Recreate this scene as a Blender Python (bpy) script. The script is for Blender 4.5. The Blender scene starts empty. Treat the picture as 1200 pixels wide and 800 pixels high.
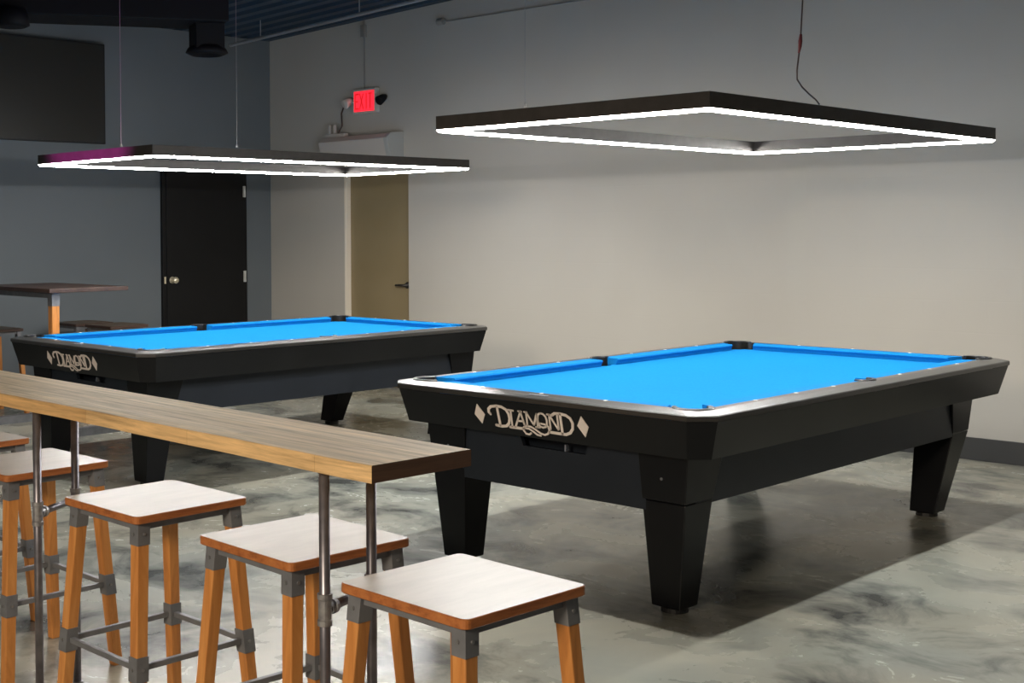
import bpy, bmesh, math, random
from mathutils import Vector, Matrix
from mathutils.geometry import tessellate_polygon
random.seed(4)
SC = bpy.context.scene
COL = SC.collection
PI = math.pi

LED = 140.0; WORLD = .18; EXPO = 0.0
SPOTS = [('unseen warm lamp', (-2.9, -1.6, 2.9), (-.8, 3.9, .3), .55, 1000, (1.0,.84,.64), 48)]  # unseen warm spot, added behind the camera to light bar edge and stools
AREAS = []

# ------------------------------------------------------------------ helpers
def link(name, bm, mat, parent=None, smooth=False, bevel=0.0, bevseg=2, normals=True):
    if normals:
        bmesh.ops.recalc_face_normals(bm, faces=bm.faces)
    me = bpy.data.meshes.new(name)
    bm.to_mesh(me); bm.free()
    mats = mat if isinstance(mat, (list, tuple)) else [mat]
    for m in mats: me.materials.append(m)
    if smooth:
        for p in me.polygons: p.use_smooth = True
    o = bpy.data.objects.new(name, me); COL.objects.link(o)
    if parent is not None: o.parent = parent
    if bevel > 0:
        b = o.modifiers.new('bevel', 'BEVEL'); b.width = bevel; b.segments = bevseg
        b.limit_method = 'ANGLE'; b.angle_limit = math.radians(35)
    return o

def thing(name, label, cat, loc=(0, 0, 0), rz=0.0, group=None):
    o = bpy.data.objects.new(name, None); COL.objects.link(o)
    o.empty_display_size = 0.1
    o.location = loc; o.rotation_euler = (0, 0, rz)
    o['label'] = label; o['category'] = cat
    if group: o['group'] = group
    return o

def tag(o, label=None, cat=None, group=None, kind=None):
    if label: o['label'] = label
    if cat: o['category'] = cat
    if group: o['group'] = group
    if kind: o['kind'] = kind
    return o

def dup(root, loc, rz, label):
    r = root.copy(); COL.objects.link(r); r.location = loc; r.rotation_euler = (0, 0, rz); r['label'] = label
    for ch in list(root.children):
        c = ch.copy(); COL.objects.link(c); c.parent = r
        for g in list(ch.children):
            d = g.copy(); COL.objects.link(d); d.parent = c
    return r

def box(bm, x0, x1, y0, y1, z0, z1, mi=0):
    v = [bm.verts.new(p) for p in ((x0,y0,z0),(x1,y0,z0),(x1,y1,z0),(x0,y1,z0),(x0,y0,z1),(x1,y0,z1),(x1,y1,z1),(x0,y1,z1))]
    for f in ((0,3,2,1),(4,5,6,7),(0,1,5,4),(1,2,6,5),(2,3,7,6),(3,0,4,7)):
        bm.faces.new([v[i] for i in f]).material_index = mi
    return v

def frustum(bm, c0, h0, c1, h1):
    """square bar from centre c0 (half sizes h0) to c1 (half sizes h1)"""
    v = []
    for c, h in ((c0, h0), (c1, h1)):
        for sx, sy in ((-1,-1),(1,-1),(1,1),(-1,1)):
            v.append(bm.verts.new((c[0]+sx*h[0], c[1]+sy*h[1], c[2])))
    for f in ((0,3,2,1),(4,5,6,7),(0,1,5,4),(1,2,6,5),(2,3,7,6),(3,0,4,7)):
        bm.faces.new([v[i] for i in f])

def loft(bm, loops, cap0=True, cap1=True, closed=True):
    rows = [[bm.verts.new(p) for p in L] for L in loops]
    n = len(rows[0])
    for a, b in zip(rows[:-1], rows[1:]):
        for i in range(n if closed else n-1):
            j = (i+1) % n
            bm.faces.new((a[i], a[j], b[j], b[i]))
    if cap0: bm.faces.new(list(reversed(rows[0])))
    if cap1: bm.faces.new(rows[-1])
    return rows

def tube(bm, pts, r, seg=10, radii=None):
    pts = [Vector(p) for p in pts]; loops = []; prev = None
    for i, p in enumerate(pts):
        t = (pts[min(i+1, len(pts)-1)] - pts[max(i-1, 0)]).normalized()
        if prev is None:
            a = Vector((0,0,1)) if abs(t.z) < .9 else Vector((1,0,0))
            n = t.cross(a).normalized()
        else:
            n = (prev - t*prev.dot(t)).normalized()
        prev = n; b = t.cross(n)
        rr = radii[i] if radii else r
        loops.append([p + (n*math.cos(2*PI*k/seg) + b*math.sin(2*PI*k/seg))*rr for k in range(seg)])
    loft(bm, loops)

def lathe(bm, prof, c=(0,0,0), seg=24):
    loft(bm, [[(c[0]+r*math.cos(2*PI*k/seg), c[1]+r*math.sin(2*PI*k/seg), c[2]+z) for k in range(seg)] for r, z in prof])

def prism_poly(bm, outer, z0, z1, holes=()):
    """horizontal polygon (with holes) extruded z0..z1"""
    loops = [outer] + list(holes)
    for z, flip in ((z1, False), (z0, True)):
        flat = [bm.verts.new((x, y, z)) for L in loops for x, y in L]
        tris = tessellate_polygon([[Vector((x, y, 0)) for x, y in L] for L in loops])
        for t in tris:
            try: bm.faces.new([flat[i] for i in t])
            except ValueError: pass
        if z == z1: top = flat
        else: bot = flat
    k = 0
    for L in loops:
        n = len(L)
        for i in range(n):
            j = (i+1) % n
            bm.faces.new((bot[k+i], bot[k+j], top[k+j], top[k+i]))
        k += n

def ribbon(bm, pts, w, f, t):
    """flat stroke of width w along 2d pts, f(a,b,t) -> 3d, thickness t, with round ends"""
    P = [Vector(p) for p in pts]; n = len(P)
    L, R = [], []
    for i in range(n):
        d0 = (P[i]-P[i-1]).normalized() if i else (P[1]-P[0]).normalized()
        d1 = (P[i+1]-P[i]).normalized() if i < n-1 else d0
        d = (d0+d1)
        d = d.normalized() if d.length > 1e-6 else d0
        nn = Vector((-d.y, d.x))
        k = 1/max(.6, nn.dot(Vector((-d1.y, d1.x))))
        L.append(P[i]+nn*w/2*k); R.append(P[i]-nn*w/2*k)
    d0 = (P[1]-P[0]).normalized(); d1 = (P[-1]-P[-2]).normalized()
    vt = [(bm.verts.new(f(a.x, a.y, t)), bm.verts.new(f(b.x, b.y, t)), bm.verts.new(f(a.x, a.y, 0)), bm.verts.new(f(b.x, b.y, 0))) for a, b in zip(L, R)]
    for p, q in zip(vt[:-1], vt[1:]):
        bm.faces.new((p[0], p[1], q[1], q[0])); bm.faces.new((p[2], q[2], q[3], p[3]))
        bm.faces.new((p[0], q[0], q[2], p[2])); bm.faces.new((p[1], p[3], q[3], q[1]))
    for e in (vt[0], vt[-1]): bm.faces.new((e[0], e[2], e[3], e[1]))
    for c in (P[0], P[-1]):
        ring = [bm.verts.new(f(c.x+w/2*math.cos(2*PI*k/10), c.y+w/2*math.sin(2*PI*k/10), t)) for k in range(10)]
        bm.faces.new(ring)

# ------------------------------------------------------------------ materials
def mat(name, base=(.5,.5,.5), rough=.5, metal=0.0, coat=0.0, coat_rough=.1, spec=.5, emis=None, es=0.0):
    m = bpy.data.materials.new(name); m.use_nodes = True
    b = m.node_tree.nodes['Principled BSDF']
    b.inputs['Base Color'].default_value = (*base, 1)
    b.inputs['Roughness'].default_value = rough
    b.inputs['Metallic'].default_value = metal
    b.inputs['Specular IOR Level'].default_value = spec
    b.inputs['Coat Weight'].default_value = coat
    b.inputs['Coat Roughness'].default_value = coat_rough
    if emis:
        b.inputs['Emission Color'].default_value = (*emis, 1); b.inputs['Emission Strength'].default_value = es
    return m

def N(m, typ, **kw):
    n = m.node_tree.nodes.new(typ)
    for k, v in kw.items():
        if k in n.inputs: n.inputs[k].default_value = v
        else: setattr(n, k, v)
    return n
def W(m, a, b): m.node_tree.links.new(a, b)
def B(m): return m.node_tree.nodes['Principled BSDF']
def ramp(m, stops, src):
    r = N(m, 'ShaderNodeValToRGB'); e = r.color_ramp.elements
    while len(e) < len(stops): e.new(.5)
    for i, (p, c) in enumerate(stops): e[i].position = p; e[i].color = (*c, 1)
    W(m, src, r.inputs[0]); return r
def coords(m, scale=(1,1,1), kind='Object', rot=(0,0,0)):
    t = N(m, 'ShaderNodeTexCoord'); mp = N(m, 'ShaderNodeMapping')
    mp.inputs['Scale'].default_value = scale; mp.inputs['Rotation'].default_value = rot
    W(m, t.outputs[kind], mp.inputs[0]); return mp.outputs[0]
def bump(m, src, strength=.1, dist=.01):
    b = N(m, 'ShaderNodeBump'); b.inputs['Strength'].default_value = strength; b.inputs['Distance'].default_value = dist
    W(m, src, b.inputs['Height']); W(m, b.outputs[0], B(m).inputs['Normal']); return b

def noisy(name, c0, c1, rough, scale=8.0, metal=0, bumps=0.0, **kw):
    m = mat(name, c0, rough, metal, **kw)
    n = N(m, 'ShaderNodeTexNoise'); n.inputs['Scale'].default_value = scale; n.inputs['Detail'].default_value = 5
    W(m, coords(m), n.inputs['Vector'])
    r = ramp(m, [(.35, c0), (.65, c1)], n.outputs['Fac']); W(m, r.outputs[0], B(m).inputs['Base Color'])
    if bumps: bump(m, n.outputs['Fac'], bumps, .004)
    return m

def wood(name, stops, scale, rough, coat=0, coat_rough=.2, streak=1.0, spec=.5):
    """scale squeezes the noise along the grain"""
    m = mat(name, stops[0][1], rough, coat=coat, coat_rough=coat_rough, spec=spec)
    c = coords(m, scale)
    n = N(m, 'ShaderNodeTexNoise'); n.inputs['Scale'].default_value = 1; n.inputs['Detail'].default_value = 7; n.inputs['Roughness'].default_value = .65
    n.inputs['Distortion'].default_value = .6
    W(m, c, n.inputs['Vector'])
    r = ramp(m, stops, n.outputs['Fac']); W(m, r.outputs[0], B(m).inputs['Base Color'])
    bump(m, n.outputs['Fac'], .12, .002)
    return m

M = {}
M['black_lacquer'] = noisy('black lacquer', (.006,.0065,.008), (.009,.0095,.011), .30, 3, spec=.22)
M['black_leg'] = noisy('black leg lacquer', (.005,.0055,.007), (.008,.0085,.010), .30, 3, spec=.22)
M['rail_black'] = noisy('polished black rail', (.030,.029,.027), (.045,.043,.040), .28, 3, coat=.6, coat_rough=.22)
M['cabinet_black'] = noisy('satin charcoal cabinet', (.013,.0175,.026), (.017,.022,.032), .42, 3, spec=.35)
M['cloth'] = noisy('blue cloth', (.008,.185,.46), (.010,.20,.49), .95, 90, spec=.03)
M['cushion_cloth'] = noisy('blue cushion cloth', (.006,.17,.46), (.008,.185,.49), .9, 90, spec=.05)
M['pocket'] = mat('black pocket rubber', (.012,.012,.012), .32)
M['sight'] = mat('pearl sight', (.85,.85,.82), .25)
M['emblem'] = mat('cream emblem', (.90,.80,.74), .45)
M['silver'] = mat('silver plate', (.55,.62,.75), .25, .8)
M['steel_foot'] = mat('black foot', (.015,.015,.015), .5)

M['wall_beige'] = mat('painted block beige', (.44,.42,.385), .75, spec=.25)
m = M['wall_beige']
br = N(m, 'ShaderNodeTexBrick'); br.offset = .5
br.inputs['Scale'].default_value = 1; br.inputs['Brick Width'].default_value = .4; br.inputs['Row Height'].default_value = .2
br.inputs['Mortar Size'].default_value = .006; br.inputs['Mortar Smooth'].default_value = .6
br.inputs['Color1'].default_value = (1,1,1,1); br.inputs['Color2'].default_value = (1,1,1,1); br.inputs['Mortar'].default_value = (0,0,0,1)
t = N(m, 'ShaderNodeTexCoord'); sx = N(m, 'ShaderNodeSeparateXYZ'); cx = N(m, 'ShaderNodeCombineXYZ')
W(m, t.outputs['Object'], sx.inputs[0]); W(m, sx.outputs[0], cx.inputs[0]); W(m, sx.outputs[2], cx.inputs[1]); W(m, cx.outputs[0], br.inputs['Vector'])
bump(m, br.outputs['Color'], .10, .004)
nz = N(m, 'ShaderNodeTexNoise'); nz.inputs['Scale'].default_value = .7; nz.inputs['Detail'].default_value = 3
W(m, coords(m), nz.inputs['Vector'])
rr = ramp(m, [(.3, (.475,.45,.405)), (.7, (.52,.495,.445))], nz.outputs['Fac']); W(m, rr.outputs[0], B(m).inputs['Base Color'])
M['wall_slate'] = noisy('slate blue paint', (.145,.165,.18), (.165,.185,.20), .6, .8, spec=.3)
M['ceiling'] = noisy('navy deck paint', (.030,.055,.085), (.040,.070,.105), .6, 1)
M['navy_steel'] = mat('navy painted steel', (.03,.05,.08), .5)
M['black_paint'] = mat('black painted metal', (.006,.006,.008), .6, spec=.2)
M['conduit'] = mat('galvanised conduit', (.42,.44,.47), .4, .5)
M['thin_conduit'] = mat('painted conduit', (.30,.29,.27), .5)
M['base'] = mat('dark rubber base', (.045,.045,.045), .5)
M['door_black'] = noisy('black door paint', (.006,.006,.0065), (.008,.008,.0085), .5, 2, spec=.3)
M['door_olive'] = noisy('khaki door paint', (.25,.195,.105), (.275,.215,.12), .5, 2)
M['lit_jamb'] = mat('cream lit jamb', (.85,.78,.66), .5)  # cream frame strip, the lit jamb's brightness put into its colour
M['brass'] = mat('satin brass', (.90,.80,.58), .35, .5)
M['nickel'] = mat('satin nickel', (.75,.75,.72), .35, .9)
M['dark_metal'] = mat('dark bronze', (.06,.055,.05), .4, .7)
M['white_metal'] = mat('warm white enamel', (.52,.48,.44), .5)
M['grey_metal'] = mat('grey enamel', (.40,.41,.40), .5)
M['screen'] = mat('dark glass screen', (.018,.017,.014), .35, spec=.6)
M['bezel'] = mat('black plastic bezel', (.010,.010,.011), .4)
M['exit_white'] = mat('white sign plastic', (.6,.56,.52), .4)
M['exit_face'] = mat('lit red face', (.5,.02,.03), .4, emis=(1.0,.02,.04), es=1.35)
M['exit_letter'] = mat('lit red letter', (.5,.02,.03), .4, emis=(1.0,.015,.02), es=.45)
M['housing'] = noisy('charcoal aluminium', (.050,.044,.040), (.062,.055,.050), .45, 20, metal=.3)
M['led'] = mat('led diffuser', (.9,.9,.9), .5, emis=(1.0,.985,.95), es=LED)
M['wire'] = mat('steel wire', (.5,.5,.5), .35, .8)
M['cord'] = noisy('brown cord', (.05,.035,.03), (.10,.06,.05), .6, 30)
M['tape'] = mat('red tape', (.16,.03,.03), .5)
M['pipe'] = noisy('black iron pipe', (.19,.18,.20), (.27,.255,.28), .38, 25, metal=.75)
M['fitting'] = noisy('galvanised fitting', (.28,.27,.28), (.42,.41,.41), .45, 60, metal=.7, bumps=.2)
M['stool_steel'] = noisy('gunmetal steel', (.17,.175,.19), (.22,.225,.24), .45, 20, metal=.3)
M['rivet'] = mat('steel rivet', (.35,.35,.36), .35, .8)
M['stool_leg'] = wood('honey stained leg', [(.30, (.38,.14,.035)), (.5, (.60,.24,.06)), (.72, (.74,.34,.10))], (22,22,2.2), .42)
M['seat_top'] = wood('lacquered seat', [(.30, (.34,.265,.165)), (.5, (.40,.315,.205)), (.72, (.45,.36,.245))], (2.5,18,18), .6, coat=1.0, coat_rough=.36, spec=.2)
M['seat_edge'] = wood('orange brown seat edge', [(.30, (.22,.065,.02)), (.5, (.42,.14,.04)), (.72, (.52,.20,.06))], (6,30,60), .4)
B(M['seat_top']).inputs['Coat IOR'].default_value = 1.85
# bar top: long staves of grey-brown wood, warm on the sawn front edge
def staves(name, cols, rough, cell=(.55,.045), along=0, across=1, coat=0.0):
    m = mat(name, cols[0], rough, coat=coat, coat_rough=.3)
    t = N(m, 'ShaderNodeTexCoord'); s = N(m, 'ShaderNodeSeparateXYZ'); c = N(m, 'ShaderNodeCombineXYZ')
    W(m, t.outputs['Object'], s.inputs[0]); W(m, s.outputs[along], c.inputs[0]); W(m, s.outputs[across], c.inputs[1])
    b = N(m, 'ShaderNodeTexBrick'); b.offset = .37
    b.inputs['Scale'].default_value = 1; b.inputs['Brick Width'].default_value = cell[0]; b.inputs['Row Height'].default_value = cell[1]
    b.inputs['Mortar Size'].default_value = .0006; b.inputs['Mortar Smooth'].default_value = .2; b.inputs['Bias'].default_value = 0
    b.inputs['Color1'].default_value = (*cols[0],1); b.inputs['Color2'].default_value = (*cols[1],1); b.inputs['Mortar'].default_value = (*[x*.75 for x in cols[0]],1)
    W(m, c.outputs[0], b.inputs['Vector'])
    n = N(m, 'ShaderNodeTexNoise'); n.inputs['Scale'].default_value = 1; n.inputs['Detail'].default_value = 8; n.inputs['Roughness'].default_value = .7; n.inputs['Distortion'].default_value = .5
    sc = [60,60,60]; sc[along] = 3.2
    W(m, coords(m, tuple(sc)), n.inputs['Vector'])
    r = ramp(m, [(.30, (.50,.48,.46)), (.5, (.9,.9,.9)), (.70, (1.25,1.22,1.18))], n.outputs['Fac'])
    mx = N(m, 'ShaderNodeMix', data_type='RGBA', blend_type='MULTIPLY'); mx.inputs['Factor'].default_value = 1
    W(m, b.outputs['Color'], mx.inputs[6]); W(m, r.outputs[0], mx.inputs[7]); W(m, mx.outputs[2], B(m).inputs['Base Color'])
    bump(m, n.outputs['Fac'], .25, .002)
    return m
M['bar_top'] = staves('weathered bar staves', [(.62,.46,.24), (.75,.575,.33)], .55)
M['bar_edge'] = staves('sawn bar edge', [(.66,.40,.17), (.82,.55,.27)], .5, cell=(.5,.2), along=0, across=2)
M['bar_end'] = staves('dark bar end', [(.09,.045,.028), (.10,.052,.032)], .6, cell=(.5,.2), along=1, across=2)  # bar end faces coloured much darker than the top and edges
M['far_wood'] = wood('dark walnut top', [(.30, (.04,.022,.018)), (.7, (.08,.045,.032))], (3,18,18), .4)
M['dark_seat'] = wood('dark seat wood', [(.30, (.09,.06,.035)), (.7, (.17,.11,.06))], (3,18,18), .45)

# polished concrete with dark acid swirls
m = M['floor'] = mat('polished concrete', (.3,.31,.28), .3, spec=.5)
c = coords(m)
w1 = N(m, 'ShaderNodeTexNoise'); w1.inputs['Scale'].default_value = 1.5; w1.inputs['Detail'].default_value = 3
W(m, c, w1.inputs['Vector'])
ad = N(m, 'ShaderNodeVectorMath', operation='MULTIPLY_ADD'); ad.inputs[1].default_value = (.55,.55,0); W(m, w1.outputs['Color'], ad.inputs[0]); W(m, c, ad.inputs[2])
n1 = N(m, 'ShaderNodeTexNoise'); n1.inputs['Scale'].default_value = 1.9; n1.inputs['Detail'].default_value = 10; n1.inputs['Roughness'].default_value = .62; n1.inputs['Distortion'].default_value = .35
W(m, ad.outputs[0], n1.inputs['Vector'])
r1 = ramp(m, [(.33, (.085,.087,.083)), (.42, (.24,.24,.215)), (.50, (.395,.39,.335)), (.68, (.49,.475,.40))], n1.outputs['Fac'])
n2 = N(m, 'ShaderNodeTexNoise'); n2.inputs['Scale'].default_value = .8; n2.inputs['Detail'].default_value = 4
W(m, c, n2.inputs['Vector'])
r2 = ramp(m, [(.35, (.92,.98,1.0)), (.6, (1.0,.97,.91))], n2.outputs['Fac'])
mx = N(m, 'ShaderNodeMix', data_type='RGBA', blend_type='MULTIPLY'); mx.inputs['Factor'].default_value = 1
W(m, r1.outputs[0], mx.inputs[6]); W(m, r2.outputs[0], mx.inputs[7]); W(m, mx.outputs[2], B(m).inputs['Base Color'])
r3 = ramp(m, [(.3, (.20,.20,.20)), (.7, (.32,.32,.32))], n1.outputs['Fac']); W(m, r3.outputs[0], B(m).inputs['Roughness'])

# ------------------------------------------------------------------ the room
# room frame: origin at the wall corner, x along the beige wall, y away from the viewer
RT = -0.81849; RC = (-0.821, 13.197)
def RW(u, v, z=0.0):
    return (RC[0]+u*math.cos(RT)-v*math.sin(RT), RC[1]+u*math.sin(RT)+v*math.cos(RT), z)
def in_room(o): o.location = (RC[0], RC[1], 0); o.rotation_euler = (0, 0, RT); return o
def struct(name, bm, mt, label=None, **kw):
    o = in_room(link(name, bm, mt, **kw)); o['kind'] = 'structure'
    if label: o['label'] = label
    return o
UX, VY = 13.5, -12.0
def HC(u): return 3.385 + .033*u          # ceiling height, gently sloping roof

bm = bmesh.new(); box(bm, -.2, UX, VY, .2, -.1, 0)
struct('floor', bm, M['floor'], 'polished grey concrete floor with dark marbled stains')

# beige block wall with a doorway (u 1.131..1.95, z 0..2.1)
bm = bmesh.new()
D0, D1, DZ = 1.10, 1.955, 2.12
def wallbox(bm, a, b, z0, zf):
    z1a, z1b = (zf(a), zf(b)) if callable(zf) else (zf, zf)
    v = [bm.verts.new(q) for q in ((a,0,z0),(b,0,z0),(b,.2,z0),(a,.2,z0),(a,0,z1a),(b,0,z1b),(b,.2,z1b),(a,.2,z1a))]
    for f in ((0,3,2,1),(4,5,6,7),(0,1,5,4),(1,2,6,5),(2,3,7,6),(3,0,4,7)): bm.faces.new([v[i] for i in f])
wallbox(bm, -.2, D0, 0, HC); wallbox(bm, D0, D1, DZ, HC); wallbox(bm, D1, UX, 0, HC)
struct('wall_right', bm, M['wall_beige'], 'painted beige concrete block wall')
bm = bmesh.new(); box(bm, -.2, 0, VY, 0, 0, HC(0))
struct('wall_left', bm, M['wall_slate'], 'slate blue painted wall on the left')
bm = bmesh.new(); box(bm, UX, UX+.2, VY, .2, 0, HC(UX))
struct('wall_side', bm, M['wall_beige'], 'beige side wall beyond the frame')
# corrugated deck ceiling, ribs along the beige wall
bm = bmesh.new()
rows = []
y = .2; k = 0
prof = []
while y > VY:
    prof += [(y, 0), (y-.09, 0), (y-.11, .05), (y-.18, .05)]
    y -= .20
for (yy, dz) in prof:
    rows.append([bm.verts.new((u, yy, HC(u)+dz)) for u in (-.2, UX)])
for a, b in zip(rows[:-1], rows[1:]): bm.faces.new((a[0], a[1], b[1], b[0]))
top = [bm.verts.new((u, yy, HC(u)+.12)) for u, yy in ((-.2,.2),(UX,.2),(UX,VY),(-.2,VY))]
bm.faces.new(top)
struct('ceiling', bm, M['ceiling'], 'dark navy corrugated metal ceiling')
# baseboards
bm = bmesh.new(); box(bm, D1+.01, UX, -.012, 0, 0, .142); box(bm, 0.012, D0-.01, -.012, 0, 0, .142)
struct('baseboard_right', bm, M['base'], 'dark baseboard along the beige wall', bevel=.003)
bm = bmesh.new(); box(bm, 0, .012, VY, -1.40, 0, .142); box(bm, 0, .012, -.30, -.012, 0, .142)
struct('baseboard_left', bm, M['base'], 'dark baseboard along the slate wall', bevel=.003)

# door in the beige wall
door = bpy.data.objects.new('door_1', None); COL.objects.link(door); in_room(door)
tag(door, 'khaki painted door in the beige wall with lever handle', kind='structure')
bm = bmesh.new(); box(bm, D0+.029, D1-.005, .055, .10, .01, DZ-.01)
link('door_panel', bm, M['door_olive'], door, bevel=.002)
bm = bmesh.new(); box(bm, D0+.004, D0+.026, -.006, .11, 0, DZ); 
link('door_frame', bm, M['lit_jamb'], door, bevel=.002)
bm = bmesh.new(); lathe(bm, [(.001,0),(.030,0),(.030,.010),(.012,.014),(.012,.05),(.001,.05)], seg=20)
bmesh.ops.rotate(bm, verts=bm.verts, cent=(0,0,0), matrix=Matrix.Rotation(PI/2, 3, 'X'))
bmesh.ops.translate(bm, verts=bm.verts, vec=(1.89, .053, .965))
tube(bm, [(1.89,.008,.965),(1.84,.006,.966),(1.775,.008,.962)], .010, 8)
link('door_handle', bm, M['dark_metal'], door, smooth=True)

# black door in the slate wall
door = bpy.data.objects.new('door_2', None); COL.objects.link(door); in_room(door)
tag(door, 'black door in the slate wall with round brass knob', kind='structure')
bm = bmesh.new(); box(bm, 0, .035, -1.352, -.340, 0, 2.14)
link('door_frame', bm, M['door_black'], door, bevel=.002)
bm = bmesh.new(); box(bm, .03, .045, -1.31, -.385, .01, 2.10)
link('door_panel', bm, M['door_black'], door, bevel=.002)
bm = bmesh.new(); lathe(bm, [(.001,0),(.033,0),(.033,.008),(.014,.012),(.014,.035),(.028,.045),(.033,.06),(.026,.075),(.001,.08)], seg=20)
bmesh.ops.rotate(bm, verts=bm.verts, cent=(0,0,0), matrix=Matrix.Rotation(PI/2, 3, 'Y'))
bmesh.ops.translate(bm, verts=bm.verts, vec=(.045, -1.255, 1.008))
link('door_knob', bm, M['brass'], door, smooth=True)
bm = bmesh.new(); box(bm, .045, .048, -1.345, -1.325, .975, 1.04)
link('strike_plate', bm, M['brass'], door)
for z in (1.86, 1.02, .25):
    bm = bmesh.new(); box(bm, .044, .048, -.395, -.36, z-.055, z+.055); tube(bm, [(.052,-.378,z-.056),(.052,-.378,z+.056)], .008, 8)
    link('hinge', bm, M['nickel'], door)

# television on the slate wall
tv = in_room(thing('television', 'wide dark television screen mounted high on the slate wall', 'television'))
bm = bmesh.new(); box(bm, .05, .09, -3.62, -2.0, 2.26, 3.16); link('casing', bm, M['bezel'], tv, bevel=.005)
bm = bmesh.new(); box(bm, .0905, .093, -3.605, -2.015, 2.275, 3.145); link('screen', bm, M['screen'], tv)
bm = bmesh.new(); box(bm, 0, .05, -3.0, -2.6, 2.5, 2.9); link('wall_bracket', bm, M['bezel'], tv)

# air curtain over the khaki door
ac = in_room(thing('air_curtain', 'boxy off-white air curtain over the khaki door', 'air curtain'))
bm = bmesh.new()
loft(bm, [[(u,0,2.36),(u,-.16-0,2.345),(u,-.215,2.30),(u,-.17,2.13),(u,0,2.13)] for u in (.97, 1.85)])
link('cabinet', bm, M['white_metal'], ac, bevel=.006)
bm = bmesh.new()
loft(bm, [[(u,0,2.365),(u,-.165,2.35),(u,-.222,2.302),(u,-.175,2.12),(u,0,2.12)] for u in (1.851, 1.90)])
link('end_cap', bm, M['grey_metal'], ac, bevel=.004)
bm = bmesh.new()
for u in (1.0, 1.07): box(bm, u, u+.03, -.12, -.09, 2.35, 2.47)
box(bm, .98, 1.24, -.13, -.07, 2.345, 2.385)
link('junction_box', bm, M['white_metal'], ac, bevel=.006)
bm = bmesh.new(); tube(bm, [(1.10,-.08,2.38),(1.13,-.05,2.46),(1.10,-.03,2.58),(1.13,-.02,2.66),(1.19,-.02,2.69)], .007, 8)
link('supply_cable', bm, M['cord'], ac, smooth=True)

# lit exit sign with two lamp heads
ex = in_room(thing('exit_sign', 'glowing red exit sign high on the beige wall', 'sign'))
bm = bmesh.new(); box(bm, 1.285, 1.590, -.055, 0, 2.555, 2.785); link('sign_housing', bm, M['exit_white'], ex, bevel=.006)
bm = bmesh.new(); box(bm, 1.303, 1.572, -.058, -.054, 2.576, 2.764); link('sign_face', bm, M['exit_face'], ex)
bm = bmesh.new()
def let(x0, segs):
    for (a, b) in segs:
        ribbon(bm, [(x0+a[0]*.045, 2.602+a[1]*.135), (x0+b[0]*.045, 2.602+b[1]*.135)], .013, lambda p, q, t: (p, -.0585-t, q), .001)
let(1.322, [((0,0),(0,1)),((0,1),(1,1)),((0,.5),(.8,.5)),((0,0),(1,0))])
let(1.384, [((0,0),(1,1)),((0,1),(1,0))])
let(1.448, [((.5,0),(.5,1))])
let(1.500, [((0,1),(1,1)),((.5,0),(.5,1))])
link('sign_lettering', bm, M['exit_letter'], ex)
for u, s, mm in ((1.235, -1, 'exit_white'), (1.69, 1, 'black_paint')):
    bm = bmesh.new()
    tube(bm, [(u-s*.05,-.03,2.67),(u,-.05,2.68)], .010, 8)
    tube(bm, [(u,-.02,2.70),(u,-.05,2.685),(u,-.11,2.65),(u,-.115,2.648)], .03, 14, radii=[.02,.034,.045,.038])
    link('lamp_head', bm, M[mm], ex, smooth=True)
bm = bmesh.new(); tube(bm, [(1.40,-.012,2.786),(1.40,-.012,3.43)], .007, 8); box(bm, 1.375, 1.425, -.04, -.001, 3.27, 3.38)
tag(in_room(link('electrical_conduit', bm, M['thin_conduit'])), 'thin vertical conduit rising above the exit sign', 'conduit')
bm = bmesh.new(); tube(bm, [(2.42,-.016,3.29),(6.5,-.016,3.262)], .006, 8)
tube(bm, [(2.36,-.034,3.29),(2.43,-.034,3.29)], .03, 10)
tag(in_room(link('electrical_conduit', bm, M['thin_conduit'])), 'thin horizontal conduit high on the beige wall right of the exit sign', 'conduit')
# galvanised pipe under the ceiling
bm = bmesh.new(); tube(bm, [(.30,-.735,3.245),(4.6,-.93,3.36)], .016, 10)
for u in (.8, 2.2, 3.6):
    tube(bm, [(u, -.755-(u-.5)*.045, 3.26+.026*(u-.3)),(u, -.755-(u-.5)*.045, HC(u)+.01)], .005, 6)
tag(in_room(link('ceiling_pipe', bm, M['conduit'])), 'thin pale pipe hanging below the navy ceiling', 'pipe')
# black duct with a round outlet
dk = thing('air_duct', 'black ceiling duct with a drop and flanged round outlet', 'duct')
bm = bmesh.new()
a, b = Vector((-3.75, 9.1, 0)), Vector((-1.0, 10.12, 0)); d = (b-a).normalized(); n = Vector((-d.y, d.x, 0))
def ductbox(bm, p, q, w, z0a, z0b, z1):
    v = [bm.verts.new((P.x, P.y, z)) for P, z in ((p-n*w,z0a),(q-n*w,z0b),(q+n*w,z0b),(p+n*w,z0a),(p-n*w,z1),(q-n*w,z1),(q+n*w,z1),(p+n*w,z1))]
    for f in ((0,3,2,1),(4,5,6,7),(0,1,5,4),(1,2,6,5),(2,3,7,6),(3,0,4,7)): bm.faces.new([v[i] for i in f])
ductbox(bm, a, b, .22, 3.02, 3.06, 3.38)
link('duct_run', bm, M['black_paint'], dk, bevel=.01)
bm = bmesh.new(); c = b - d*.12
ductbox(bm, c-d*.115, c+d*.115, .115, 2.87, 2.87, 3.1)
link('drop_box', bm, M['black_paint'], dk, bevel=.01)
bm = bmesh.new(); lathe(bm, [(.001,.05),(.13,.05),(.15,.03),(.165,.0),(.12,-.02),(.10,.01),(.001,.02)], (c.x, c.y, 2.845), 28)
link('outlet', bm, M['black_paint'], dk, smooth=True)
bm = bmesh.new(); lathe(bm, [(.001,.12),(.10,.12),(.12,.06),(.13,.0),(.10,-.015),(.001,.0)], (-2.42, 9.30, 2.945), 28)
link('outlet', bm, M['black_paint'], dk, smooth=True)

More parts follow.
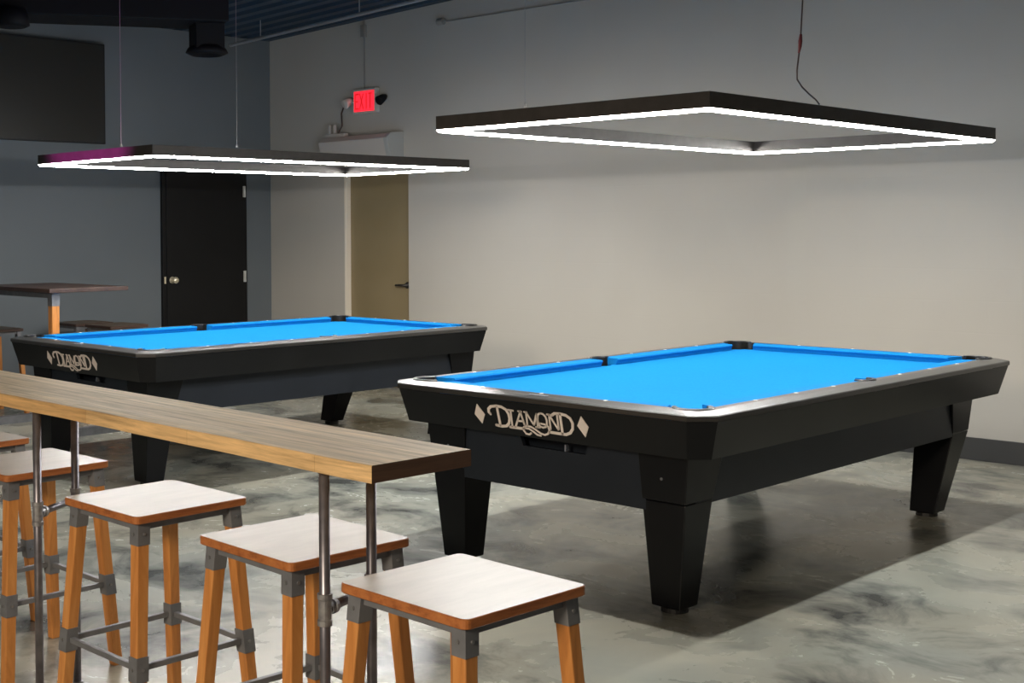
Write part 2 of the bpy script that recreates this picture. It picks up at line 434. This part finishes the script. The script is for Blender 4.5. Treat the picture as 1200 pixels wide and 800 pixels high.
# ------------------------------------------------------------------ pool tables
LOGO_STROKES = [[(0.8469, 0.6974), (0.8556, 0.7051), (0.8543, 0.7186), (0.8393, 0.7305), (0.8083, 0.7358), (0.7807, 0.7342), (0.7594, 0.7254), (0.7485, 0.7076), (0.7474, 0.6866), (0.7547, 0.667), (0.7706, 0.6541), (0.7964, 0.6504), (0.826, 0.6525)], [(0.8053, 0.7338), (0.8038, 0.6525)], [(0.7339, 0.7246), (0.739, 0.6546)], [(0.7484, 0.725), (0.7194, 0.7241)], [(0.7512, 0.6524), (0.7233, 0.6525), (0.6814, 0.6524)], [(0.6811, 0.726), (0.7233, 0.6539)], [(0.6835, 0.7257), (0.6718, 0.6664)], [(0.7052, 0.6834), (0.6765, 0.6836)], [(0.6931, 0.7248), (0.6764, 0.7246)], [(0.6526, 0.725), (0.6576, 0.6679)], [(0.6526, 0.725), (0.6222, 0.674)], [(0.5987, 0.7239), (0.6222, 0.674)], [(0.5987, 0.7239), (0.6035, 0.6667)], [(0.6621, 0.725), (0.6479, 0.7246)], [(0.6134, 0.6666), (0.593, 0.6665)], [(0.5778, 0.7278), (0.5651, 0.7253), (0.5547, 0.7154), (0.5513, 0.6997), (0.5542, 0.6834), (0.5629, 0.6724), (0.5768, 0.6682), (0.5901, 0.6714), (0.5976, 0.6825), (0.5988, 0.6981), (0.5952, 0.7141), (0.5882, 0.724), (0.5778, 0.7278)], [(0.5872, 0.6846), (0.564, 0.6824), (0.5491, 0.6748), (0.5468, 0.6591), (0.5572, 0.6446), (0.5746, 0.6381), (0.5931, 0.6416), (0.6164, 0.6547), (0.6399, 0.6652), (0.6635, 0.6664), (0.6784, 0.6587), (0.6814, 0.6458), (0.6719, 0.6329), (0.6547, 0.6311), (0.6435, 0.6388)], [(0.6742, 0.6559), (0.6517, 0.6555), (0.6311, 0.6453), (0.6135, 0.6347), (0.5943, 0.6323)], [(0.5352, 0.7265), (0.5388, 0.6659)], [(0.5352, 0.7265), (0.5001, 0.6687)], [(0.4943, 0.7315), (0.4978, 0.6689)], [(0.5455, 0.7264), (0.5295, 0.7261)], [(0.5209, 0.7252), (0.5067, 0.7339), (0.4784, 0.7357), (0.4504, 0.7322), (0.431, 0.7211), (0.4227, 0.7017), (0.4272, 0.6788), (0.4422, 0.6614), (0.4646, 0.6522), (0.4956, 0.6524), (0.5469, 0.6531)], [(0.4785, 0.7339), (0.482, 0.653)]]
LOGO_GEMS = [[(0.9147, 0.7344), (0.8801, 0.6922), (0.9037, 0.6505), (0.9372, 0.689)], [(0.3758, 0.7365), (0.3471, 0.695), (0.3705, 0.6523), (0.4017, 0.695)]]
L, Wd = 2.54, 1.27
def octo(ov, ch, z):
    a0, a1, b0, b1 = -ov, L+ov, -ov, Wd+ov
    return [(a0,b0+ch,z),(a0+ch,b0,z),(a1-ch,b0,z),(a1,b0+ch,z),(a1,b1-ch,z),(a1-ch,b1,z),(a0+ch,b1,z),(a0,b1-ch,z)]
TOPZ, BEDZ, DRP = .796, .760, .009
CB, CR, CC, SR = .084, .080, -.040, .068
def arc(cx, cy, r, a0, a1, n=14):
    return [(cx+r*math.cos(a0+(a1-a0)*i/n), cy+r*math.sin(a0+(a1-a0)*i/n)) for i in range(n+1)]
def pocket_loop(e, r, sr, so=-.058):
    """counter-clockwise loop at distance e outside the nose lines, bulging round the six pockets"""
    h = math.sqrt(max(r*r-(e+CC)**2, 1e-6)); t = math.atan2(-(e+CC), h)   # angle where arc meets the line
    P = []
    q = math.asin((e+so+0)/sr) if abs(e+so) < sr else 0
    def side(cx, cy, d):   # d: outward direction angle
        sp = math.acos(max(-1, min(1, (e+so)/sr)))
        return arc(cx, cy, sr, d-sp, d+sp)
    sp = PI/4*0
    def corner(cx, cy, d):
        x = math.acos(max(-1,min(1,(e+CC)/r)))          # angle from the axis direction
        return arc(cx, cy, r, d-PI/4-x, d+PI/4+x)
    P += corner(CC, CC, 5*PI/4)
    P += side(L/2, so, -PI/2)
    P += corner(L-CC, CC, 7*PI/4)
    P += corner(L-CC, Wd-CC, PI/4)
    P += side(L/2, Wd-so, PI/2)
    P += corner(CC, Wd-CC, 3*PI/4)
    return P

T1 = (1.27303, 4.89024, .75220); T2 = (-1.14472, 7.44264, .73235)
def table_loc(T): 
    x, y, t = T; u, v = L/2, Wd/2
    return (x+u*math.cos(t)-v*math.sin(t), y+u*math.sin(t)+v*math.cos(t), 0)
tb = thing('pool_table', 'black pool table with bright blue cloth nearest the camera, on the right', 'pool table', group='black pool tables with blue cloth')
OFF = (-L/2, -Wd/2, 0)
def tp(name, bm, mt, parent=None, **kw):
    bmesh.ops.translate(bm, verts=bm.verts, vec=OFF)
    return link(name, bm, mt, parent or tb, **kw)
# cloth bed with pocket bites
bm = bmesh.new()
def bed_loop():
    P = []
    r = .052; e = .03
    for (cx, cy, d) in ((CC,CC,5*PI/4),(L/2,None,-PI/2),(L-CC,CC,7*PI/4),(L-CC,Wd-CC,PI/4),(L/2,None,PI/2),(CC,Wd-CC,3*PI/4)):
        if cy is None:
            s = 1 if d > 0 else -1; yc = Wd+.058 if d > 0 else -.058; ye = Wd+e if d > 0 else -e
            h = math.sqrt(r*r-(.058-e)**2)
            a = math.atan2((.058-e), h)
            pts = [(L/2+r*math.cos(w), (yc - s*0) - s*r*math.sin(w)) for w in [a+(PI-2*a)*i/10 for i in range(11)]]
            pts = [(x, y) for x, y in pts]
            if d < 0: pts = pts[::-1]
            P += pts if True else []
        else:
            # quarter bite: inward-facing arc of the pocket circle
            sx = -1 if cx < L/2 else 1; sy = -1 if cy < Wd/2 else 1
            ex, ey = (0-e if sx < 0 else L+e), (0-e if sy < 0 else Wd+e)
            dx, dy = abs(cx-ex), abs(cy-ey)
            # arc from the point on the x-edge line to the point on the y-edge line
            yy = cy - sy*math.sqrt(r*r-(ex-cx)**2); xx = cx - sx*math.sqrt(r*r-(ey-cy)**2)
            a0 = math.atan2(yy-cy, ex-cx); a1 = math.atan2(ey-cy, xx-cx)
            while a1-a0 > PI: a1 -= 2*PI
            while a1-a0 < -PI: a1 += 2*PI
            pts = arc(cx, cy, r, a0, a1, 8)
            # ccw order
            if (sx*sy) < 0: pts = pts[::-1]
            P += pts
    return P
prism_poly(bm, bed_loop(), BEDZ-.03, BEDZ)
tp('cloth_bed', bm, M['cloth'])
# cushions
def cushion(p0, p1, nrm, c0, c1):
    """nose from p0 to p1, nrm outward, c0/c1 how far the back runs past the nose ends"""
    p0, p1, nrm = Vector(p0), Vector(p1), Vector(nrm); d = (p1-p0).normalized()
    prof = [(0.0, TOPZ-.010, 0), (.004, TOPZ-.002, .08), (CB+.003, TOPZ-.0005, 1), (CB, BEDZ-.01, 1), (.016, BEDZ-.01, .3), (.010, BEDZ+.012, .2)]
    bm = bmesh.new(); loops = []
    for end, c in ((p0, -c0), (p1, c1)):
        loops.append([(end.x+nrm.x*o+d.x*c*f, end.y+nrm.y*o+d.y*c*f, z) for o, z, f in prof])
    loft(bm, loops); tp('cushion', bm, M['cushion_cloth'], bevel=.002)
cn, sn = .083, .066
for y, nr in ((0, (0,-1)), (Wd, (0,1))):
    cushion((cn, y), (L/2-sn, y), nr, .040, .010); cushion((L/2+sn, y), (L-cn, y), nr, .010, .040)
for x, nr in ((0, (-1,0)), (L, (1,0))):
    cushion((x, cn), (x, Wd-cn), nr, .040, .040)
# rail cap with pocket cut-outs
bm = bmesh.new()
o1 = octo(.180, .079, 0); o2 = octo(.184, .08, 0)
inner = pocket_loop(CB, CR, SR)
n = len(inner)
loops = [[(p[0], p[1]) for p in o1], inner]
flat = [bm.verts.new((x, y, TOPZ-(DRP if k == 0 else 0))) for k, Lp in enumerate(loops) for x, y in Lp]
for t in tessellate_polygon([[Vector((x, y, 0)) for x, y in Lp] for Lp in loops]): bm.faces.new([flat[i] for i in t])
low = [bm.verts.new((x, y, TOPZ-.03)) for x, y in inner]
for i in range(n): j = (i+1) % n; bm.faces.new((flat[8+i], flat[8+j], low[j], low[i]))
prev = flat[:8]
for ov, ch, z in ((.184,.08,TOPZ-DRP-.004),(.184,.08,TOPZ-DRP-.022),(.176,.079,TOPZ-DRP-.024)):
    cur = [bm.verts.new(q) for q in octo(ov, ch, z)]
    for i in range(8): j = (i+1) % 8; bm.faces.new((prev[i], prev[j], cur[j], cur[i]))
    prev = cur
bmesh.ops.recalc_face_normals(bm, faces=bm.faces)
tp('rail_cap', bm, M['rail_black'], normals=False)
# sloping apron under the rails
bm = bmesh.new()
loft(bm, [octo(.179,.080,TOPZ-DRP-.0245), octo(.140,.064,.618), octo(.120,.058,.616)], cap0=False)
tp('apron', bm, M['black_lacquer'])
# cabinet with the notch below the emblem
bm = bmesh.new()
box(bm, .02, L-.02, -.012, Wd+.012, .412, .618)
tp('cabinet', bm, M['cabinet_black'])
for u, s in ((-.052, 1), (L+.052, -1)):
    bm = bmesh.new()
    poly = [(.16,.385),(1.10,.385),(1.10,.618)] + ([(.79,.618),(.765,.562),(.445,.562),(.430,.618)] if s > 0 else []) + [(.16,.618)]
    A = [bm.verts.new((u, a, b)) for a, b in poly]; Bv = [bm.verts.new((u+s*.02, a, b)) for a, b in poly]
    bm.faces.new(A); bm.faces.new(Bv[::-1])
    for i in range(len(poly)): j = (i+1) % len(poly); bm.faces.new((A[i], A[j], Bv[j], Bv[i]))
    tp('end_panel', bm, M['cabinet_black'])
bm = bmesh.new(); box(bm, -.050, -.03, .545, .551, .562, .59); tp('slot_latch', bm, M['silver'])
# legs
for (cx, cy, ix, iy, a, c) in ((0,0,1,1,.050,-.010), (1,0,-1,1,-.115,-.048), (0,1,1,-1,.055,-.055), (1,1,-1,-1,-.115,-.048)):
    X0 = L if cx else 0; Y0 = Wd if cy else 0
    def ringz(o_u, o_v, wu, wv, z):
        # outer corner o_u, o_v outside the nose lines, wu x wv going inward
        xs = (X0-ix*o_u, X0-ix*o_u+ix*wu); ys = (Y0-iy*o_v, Y0-iy*o_v+iy*wv)
        return [(xs[0],ys[0],z),(xs[1],ys[0],z),(xs[1],ys[1],z),(xs[0],ys[1],z)]
    foot = ringz(a, c, .122, .126, .022); sq = .022 if cx else .052; sv = -.05 if (cx and cy) else .014
    bm = bmesh.new(); loft(bm, [foot, ringz(sq, sv, .190, .192, .424)])
    lg = tp('leg', bm, M['black_leg'], bevel=.004)
    if cx and not cy: FAR_LEG = lg
    bm = bmesh.new(); loft(bm, [ringz(sq+.0005, sv+.0005, .191, .193, .4265), ringz(sq+.014, sv+.020, .255, .222, .617)])
    tp('leg_block', bm, M['black_leg'], lg, bevel=.003)
    mx_ = sum(q[0] for q in foot)/4; my_ = sum(q[1] for q in foot)/4
    bm = bmesh.new(); lathe(bm, [(.03,.024),(.03,.019),(.050,.017),(.052,0)], (mx_, my_, 0), 20)
    tp('leveling_foot', bm, M['steel_foot'], lg)
    bx = X0-ix*(sq+.006)
    bm = bmesh.new(); tube(bm, [(bx+ix*.004, Y0+iy*.085, .515),(bx-ix*.004, Y0+iy*.085, .515)], .006, 10)
    tp('leg_bolt', bm, M['stool_steel'], lg)
# pockets
for (px, py, d, r, sp) in ((CC,CC,5*PI/4,CR,1.95),(L-CC,CC,7*PI/4,CR,1.95),(L-CC,Wd-CC,PI/4,CR,1.95),(CC,Wd-CC,3*PI/4,CR,1.95),(L/2,-.058,-PI/2,SR,1.5),(L/2,Wd+.058,PI/2,SR,1.5)):
    bm = bmesh.new()
    seg = 24; ang = [d-sp+2*sp*i/seg for i in range(seg+1)]
    ro, ri = r-.001, r-.014
    prof = [(ro, TOPZ-.02), (ro, TOPZ+.002), (ro-.004, TOPZ+.0055), (ri-.004, TOPZ+.005), (ri-.007, TOPZ), (ri-.002, .66), (ro, .66)]
    loft(bm, [[(px+rr*math.cos(a), py+rr*math.sin(a), z) for rr, z in prof] for a in ang])
    # drop of the pocket
    ring0 = [bm.verts.new((px+(r-.012)*math.cos(2*PI*k/24), py+(r-.012)*math.sin(2*PI*k/24), .70)) for k in range(24)]
    ring1 = [bm.verts.new((px+(r-.02)*math.cos(2*PI*k/24), py+(r-.02)*math.sin(2*PI*k/24), .64)) for k in range(24)]
    for k in range(24): bm.faces.new((ring0[k], ring0[(k+1) % 24], ring1[(k+1) % 24], ring1[k]))
    bm.faces.new(ring1)
    tp('pocket', bm, M['pocket'])
# sights
i12 = .3175
sp_ = [(k*i12, -.093) for k in (1,2,3,5,6,7)] + [(k*i12, Wd+.093) for k in (1,2,3,5,6,7)] + [(-.093, k*i12) for k in (1,2,3)] + [(L+.093, k*i12) for k in (1,2,3)]
for x, y in sp_:
    bm = bmesh.new(); lathe(bm, [(.010,-.001),(.0095,.0012),(.005,.0024)], (x, y, TOPZ-DRP*.09), 12); tp('rail_sight', bm, M['sight'])
bm = bmesh.new(); box(bm, -.140, -.118, .575, .665, TOPZ-.0065, TOPZ-.0020); tp('name_plate', bm, M['silver'])
# emblem on the sloping apron
AT = TOPZ-DRP-.0245
def apron_pt(v, z, t):
    u = -(.179 - (AT-z)/(AT-.618)*.039)
    return (u-.0005-t, v, z)
bm = bmesh.new()
for k, s in enumerate(LOGO_STROKES): ribbon(bm, s, .0115 if k in (0, 1, 4, len(LOGO_STROKES)-1, len(LOGO_STROKES)-2) else .0078, apron_pt, .003)
tp('emblem_lettering', bm, M['emblem'])
for g in LOGO_GEMS:
    bm = bmesh.new()
    A = [bm.verts.new(apron_pt(v, z, .003)) for v, z in g]; Bv = [bm.verts.new(apron_pt(v, z, 0)) for v, z in g]
    bm.faces.new(A)
    for i in range(4): bm.faces.new((A[i], A[(i+1) % 4], Bv[(i+1) % 4], Bv[i]))
    tp('emblem_diamond', bm, M['emblem'])
tb.location = table_loc(T1); tb.rotation_euler = (0, 0, T1[2])
t2 = dup(tb, table_loc(T2), T2[2], 'black pool table with blue cloth behind the wooden bar, on the left')

for c in t2.children:
    if c.name.startswith('leg') and c.data == FAR_LEG.data: c.location.x += .10
# ------------------------------------------------------------------ pendant lights
FX = [((1.7912, 6.0656, 1.8870), .757, 2.6532, 1.3382), ((-.5863, 8.714, 1.8870), .7417, 2.6456, 1.2989)]
def ceil_at(x, y):
    u = (x-RC[0])*math.cos(RT)+(y-RC[1])*math.sin(RT); return HC(u)
def pendant(idx, label):
    (cx, cy, z), th, l, w = FX[idx]
    p = thing('pendant_light', label, 'light', (cx, cy, z), th, 'rectangular pendant lights')
    def ring(bm, l, w, t, z0, z1, i=0.0):
        R = lambda q: [(-l/2+q,-w/2+q),(l/2-q,-w/2+q),(l/2-q,w/2-q),(-l/2+q,w/2-q)]
        a, b, c, d = [[bm.verts.new((x, y, zz)) for x, y in S] for S, zz in ((R(i),z0),(R(0),z1),(R(t),z1),(R(t-i),z0))]
        for i in range(4):
            j = (i+1) % 4
            for P, Q in ((a,b),(b,c),(c,d),(d,a)): bm.faces.new((P[i], P[j], Q[j], Q[i]))
    bm = bmesh.new(); ring(bm, l, w, .034, .0115, .071); link('light_frame', bm, M['housing'], p)
    bm = bmesh.new(); ring(bm, l-.003, w-.003, .029, 0, .0113, .008); link('light_diffuser', bm, M['led'], p)
    def world(a, b):
        return cx+a*math.cos(th)-b*math.sin(th), cy+a*math.sin(th)+b*math.cos(th)
    wires = ([(-l/2+.03, .20)] if idx == 0 else [(-l/2+.03, -.28), (-.70, -w/2+.03)])
    for a, b in wires:
        X, Y = world(a, b)
        bm = bmesh.new(); tube(bm, [(a, b, .08), (a, b, ceil_at(X, Y)+.03-z)], .0013, 6)
        link('suspension_wire', bm, M['wire'], p)
        bm = bmesh.new(); lathe(bm, [(.007,.08),(.007,.09),(.003,.098)], (a, b, 0), 10); link('wire_grip', bm, M['wire'], p)
    return p
p1 = pendant(0, 'rectangular ring pendant light hanging over the right pool table')
p2 = pendant(1, 'rectangular ring pendant light hanging over the left pool table')
# power cord of the right light (frame coordinates of that light)
bm = bmesh.new()
pts = [(-0.449, -0.639, 0.08), (-0.478, -0.639, 0.096), (-0.536, -0.639, 0.116), (-0.592, -0.639, 0.139), (-0.633, -0.639, 0.167), (-0.634, -0.639, 0.204), (-0.62, -0.639, 0.262), (-0.607, -0.639, 0.314), (-0.6, -0.639, 0.383), (-0.593, -0.639, 0.451), (-0.587, -0.639, 0.519), (-0.587, -0.639, 0.919), (-0.587, -0.639, 1.7)]
tube(bm, pts, .0032, 8)
cdo = link('power_cord', bm, M['cord'], p1, smooth=True)
bm = bmesh.new(); k = [(-0.62, -0.639, 0.272), (-0.61, -0.639, 0.3), (-0.607, -0.639, 0.321), (-0.603, -0.639, 0.348)]
tube(bm, k, .006, 8, radii=[.004,.0075,.0085,.005]); link('cord_splice', bm, M['tape'], cdo, smooth=True)

# ------------------------------------------------------------------ bar counter
BT = (.03803, 2.71224, -.85030); BW, BZ, BTK = .303, .971, .038; BL = 2.75
bar = thing('bar_counter', 'long narrow wooden bar counter on iron pipe posts, in the foreground', 'bar counter', (BT[0], BT[1], 0), BT[2])
bm = bmesh.new()
nseg = 60
rows = []
random.seed(7)
for i in range(nseg+1):
    a = -BL*i/nseg
    w = .0015*math.sin(a*9)+.001*math.sin(a*23+1)
    if a < -1.45: w += .004*math.sin((a+1.45)*6)
    rows.append([bm.verts.new(q) for q in ((a, w, BZ-BTK), (a, w+.0, BZ-.002), (a, w+.002, BZ), (a, BW-.002, BZ), (a, BW, BZ-.002), (a, BW, BZ-BTK))])
for r0, r1 in zip(rows[:-1], rows[1:]):
    for i, mi in enumerate((1, 1, 0, 1, 1, 1)):
        j = (i+1) % 6
        bm.faces.new((r0[i], r0[j], r1[j], r1[i])).material_index = mi
for r in (rows[0], rows[-1]): bm.faces.new(r).material_index = 2
link('countertop', bm, [M['bar_top'], M['bar_edge'], M['bar_end']], bar)
PR = .0125
for af, ab in ((-.214, -.267), (-1.568, -1.678)):
    zt = .612
    bm = bmesh.new(); tube(bm, [(af,.05,.012),(af,.05,BZ-BTK)], PR, 16); fp = link('pipe_post', bm, M['pipe'], bar, smooth=True)
    bm = bmesh.new(); tube(bm, [(ab,.24,.012),(ab,.24,BZ-BTK)], PR, 16); bp = link('pipe_post', bm, M['pipe'], bar, smooth=True)
    bm = bmesh.new(); tube(bm, [(af,.05,zt),(ab,.24,zt)], .011, 14); link('cross_pipe', bm, M['pipe'], bar, smooth=True)
    for (a, b, o, q) in ((af, .05, fp, 1), (ab, .24, bp, -1)):
        d = Vector((ab-af, .19, 0)).normalized()*q
        bm = bmesh.new()
        lathe(bm, [(PR,-.036),(.0175,-.036),(.0175,-.024),(.0155,-.022),(.0155,.022),(.0175,.024),(.0175,.036),(PR,.036)], (a, b, zt), 18)
        c0 = Vector((a, b, zt))
        tube(bm, [c0+d*.010, c0+d*.026, c0+d*.027, c0+d*.038], .015, 16, radii=[.0145,.0145,.0175,.0175])
        link('tee_fitting', bm, M['fitting'], o, smooth=False)
        bm = bmesh.new(); lathe(bm, [(.045,0),(.045,.007),(.020,.010),(.018,.026),(PR,.026)], (a, b, 0), 24); link('floor_flange', bm, M['fitting'], o)

# ------------------------------------------------------------------ stools
SS, SZ = .385, .6916
def make_stool(label, top, group, edge='seat_edge'):
    t = thing('bar_stool', label, 'stool', group=group)
    bm = bmesh.new()
    h = SS/2; r = .016
    def rr(h, z):
        P = []
        for sx, sy, a0 in ((1,1,0),(-1,1,PI/2),(-1,-1,PI),(1,-1,3*PI/2)):
            for k in range(5):
                a = a0+PI/2*k/4; P.append((sx*(h-r)+r*math.cos(a), sy*(h-r)+r*math.sin(a), z))
        return P
    loops = [rr(h-.002, SZ-.022), rr(h, SZ-.020), rr(h, SZ-.002), rr(h-.002, SZ)]
    rows = loft(bm, loops, cap0=True, cap1=False)
    f = bm.faces.new(rows[-1]); 
    for q in bm.faces: q.material_index = 1
    f.material_index = 0
    link('seat', bm, [top, M[edge]], t)
    tz = SZ-.022
    # steel frame below the seat
    hf = h-.028
    bm = bmesh.new()
    for s in (-1, 1):
        box(bm, -hf, hf, s*hf-.0025, s*hf+.0025, tz-.022, tz); box(bm, s*hf-.0025, s*hf+.0025, -hf, hf, tz-.022, tz)
    box(bm, -hf, hf, -hf, hf, tz-.004, tz-.0005)
    link('seat_frame', bm, M['stool_steel'], t)
    ct, cb, zt_ = h-.036, h+.010, tz     # leg centre at the top / at the floor (per axis)
    def cen(z): return cb + (ct-cb)*z/zt_
    LH = .0188
    zb = .275
    for sx, sy in ((1,1),(-1,1),(-1,-1),(1,-1)):
        bm = bmesh.new(); frustum(bm, (sx*cb, sy*cb, 0), (LH*.9, LH*.9), (sx*ct, sy*ct, tz-.0005), (LH, LH))
        lg = link('leg', bm, M['stool_leg'], t, bevel=.003)
        for z0, z1 in ((tz-.062, tz-.0005), (zb-.034, zb+.034)):
            bm = bmesh.new(); c0, c1 = cen(z0), cen(z1)
            frustum(bm, (sx*c0, sy*c0, z0), (LH+.0014, LH+.0014), (sx*c1, sy*c1, z1), (LH+.0014, LH+.0014))
            link('bracket', bm, M['stool_steel'], lg, bevel=.001)
            zm = (z0+z1)/2; cm = cen(zm)
            bm = bmesh.new()
            tube(bm, [(sx*cm, sy*(cm+LH+.001), zm), (sx*cm, sy*(cm+LH+.0045), zm)], .0045, 10)
            tube(bm, [(sx*(cm+LH+.001), sy*cm, zm), (sx*(cm+LH+.0045), sy*cm, zm)], .0045, 10)
            link('rivet', bm, M['rivet'], lg)
    cz = cen(zb)
    for (p, q) in (((-1,-1),(1,-1)),((1,-1),(1,1)),((1,1),(-1,1)),((-1,1),(-1,-1))):
        d = Vector((q[0]-p[0], q[1]-p[1], 0)).normalized()
        a = Vector((p[0]*cz, p[1]*cz, zb)) + d*(LH+.001); b = Vector((q[0]*cz, q[1]*cz, zb)) - d*(LH+.001)
        bm = bmesh.new(); nn = Vector((-d.y, d.x, 0))*.0085
        v = [bm.verts.new(P+o+Vector((0,0,z))) for P in (a, b) for o, z in ((-nn,-.008),(nn,-.008),(nn,.008),(-nn,.008))]
        bm.faces.new(v[:4]); bm.faces.new(v[4:][::-1])
        for i in range(4): j = (i+1) % 4; bm.faces.new((v[i], v[j], v[4+j], v[4+i]))
        link('footrest', bm, M['stool_steel'], t, bevel=.002)
    return t
GN = 'wooden bar stools along the bar'
st = make_stool('bar stool nearest the camera, in front of the bar end, wooden with pale glossy seat', M['seat_top'], GN)
st.location = (.23777, 2.82277, 0); st.rotation_euler = (0, 0, -.06372+PI/4)
for x, y, a, lab in ((-.12612, 3.27026, -.07853, 'bar stool with pale seat standing right behind the right iron pipe post'),
                     (-.57765, 3.76924, -.03923, 'bar stool third from the bar end, whole pale seat clear of the posts'),
                     (-1.09481, 4.38154, -.03119, 'bar stool behind the left pair of pipe posts, seat brown at its left'),
                     (-1.487, 4.885, -.03, 'bar stool at the left edge, only its right seat corner and legs in view')):
    dup(st, (x, y, 0), a+PI/4, lab)
# far seating by the slate wall
fs = make_stool('brown wooden stool under the far high table, nearer the black door', M['dark_seat'], 'stools round the far high table', 'far_wood')
fs.location = (-1.98, 10.90, 0); fs.rotation_euler = (0, 0, PI/4)
for x, y, lab in ((-2.33, 11.20, 'darker wooden stool just left of the brown one, behind the far high table leg'),
                  (-2.93, 10.50, 'wooden stool at the left edge beside the far high table')):
    dup(fs, (x, y, 0), PI/4, lab)
HZ = 1.07
ht = thing('high_table', 'dark-topped high table on stout wooden posts by the slate wall', 'table', RW(2.128, -3.765), RT)
bm = bmesh.new(); box(bm, -1.06, 0, 0, .65, HZ-.03, HZ); link('tabletop', bm, M['far_wood'], ht, bevel=.003)
for X in (-.075, -1.0):
    Y = .075
    bm = bmesh.new(); frustum(bm, (X, Y, 0), (.028,.028), (X, Y, HZ-.031), (.029,.029)); lg = link('leg', bm, M['stool_leg'], ht, bevel=.003)
    bm = bmesh.new(); box(bm, X-.031, X+.031, Y-.031, Y+.031, HZ-.125, HZ-.031); link('bracket', bm, M['stool_steel'], lg)
    bm = bmesh.new(); box(bm, X-.028, X+.028, Y+.030, .60, 0, .06); link('foot_bar', bm, M['stool_steel'], ht)
bm = bmesh.new(); box(bm, -.96, -.108, .06, .09, HZ-.07, HZ-.031); link('table_frame', bm, M['stool_steel'], ht)

# ------------------------------------------------------------------ light
w = bpy.data.worlds.new('world'); SC.world = w; w.use_nodes = True
bg = w.node_tree.nodes['Background']; bg.inputs[0].default_value = (.93,.96,1.0,1); bg.inputs[1].default_value = WORLD
def spot(name, loc, target, size, power, col, ang):
    l = bpy.data.lights.new(name, 'SPOT'); l.energy = power; l.color = col; l.spot_size = math.radians(ang); l.spot_blend = .35; l.shadow_soft_size = size
    o = bpy.data.objects.new(name, l); COL.objects.link(o); o.location = loc
    o.rotation_euler = (Vector(target)-Vector(loc)).to_track_quat('-Z', 'Y').to_euler()
for a in SPOTS: spot(*a)
def area(name, loc, target, sx, sy, power, col):
    l = bpy.data.lights.new(name, 'AREA'); l.shape = 'RECTANGLE'; l.size = sx; l.size_y = sy; l.energy = power; l.color = col
    o = bpy.data.objects.new(name, l); COL.objects.link(o); o.location = loc
    o.rotation_euler = (Vector(target)-Vector(loc)).to_track_quat('-Z', 'Y').to_euler(); return o
for a in AREAS: area(*a)
sl = bpy.data.lights.new('magenta uplight', 'SPOT'); sl.energy = 380; sl.color = (1.0,.10,.75); sl.spot_size = math.radians(45); sl.spot_blend = .5; sl.shadow_soft_size = .05
so = bpy.data.objects.new('magenta uplight', sl); COL.objects.link(so); so.location = (-2.25, 7.15, .95)
so.rotation_euler = (Vector((-1.76, 7.68, 1.94))-so.location).to_track_quat('-Z', 'Y').to_euler()

# ------------------------------------------------------------------ camera
cam = bpy.data.cameras.new('camera'); co = bpy.data.objects.new('camera', cam); COL.objects.link(co)
pitch, roll = -.0248045, -.0059553
cp, sp2 = math.cos(pitch), math.sin(pitch); cr, sr = math.cos(roll), math.sin(roll)
fw = Vector((0, cp, sp2)); up = Vector((0, -sp2, cp)); rt = Vector((1, 0, 0))
rt2 = rt*cr + up*sr; up2 = up*cr - rt*sr
co.matrix_world = Matrix(((rt2.x, up2.x, -fw.x, 0), (rt2.y, up2.y, -fw.y, 0), (rt2.z, up2.z, -fw.z, 1.46349), (0,0,0,1)))
cam.sensor_width = 36; cam.lens = 36*1521.427/1200
cam.shift_x = (600-412.4645)/1200; cam.shift_y = (308.2805-400)/1200
cam.clip_start = .05
SC.camera = co
SC.view_settings.view_transform = 'Standard'; SC.view_settings.look = 'None'
SC.view_settings.exposure = EXPO; SC.view_settings.gamma = 1; SC.view_settings.use_curve_mapping = False
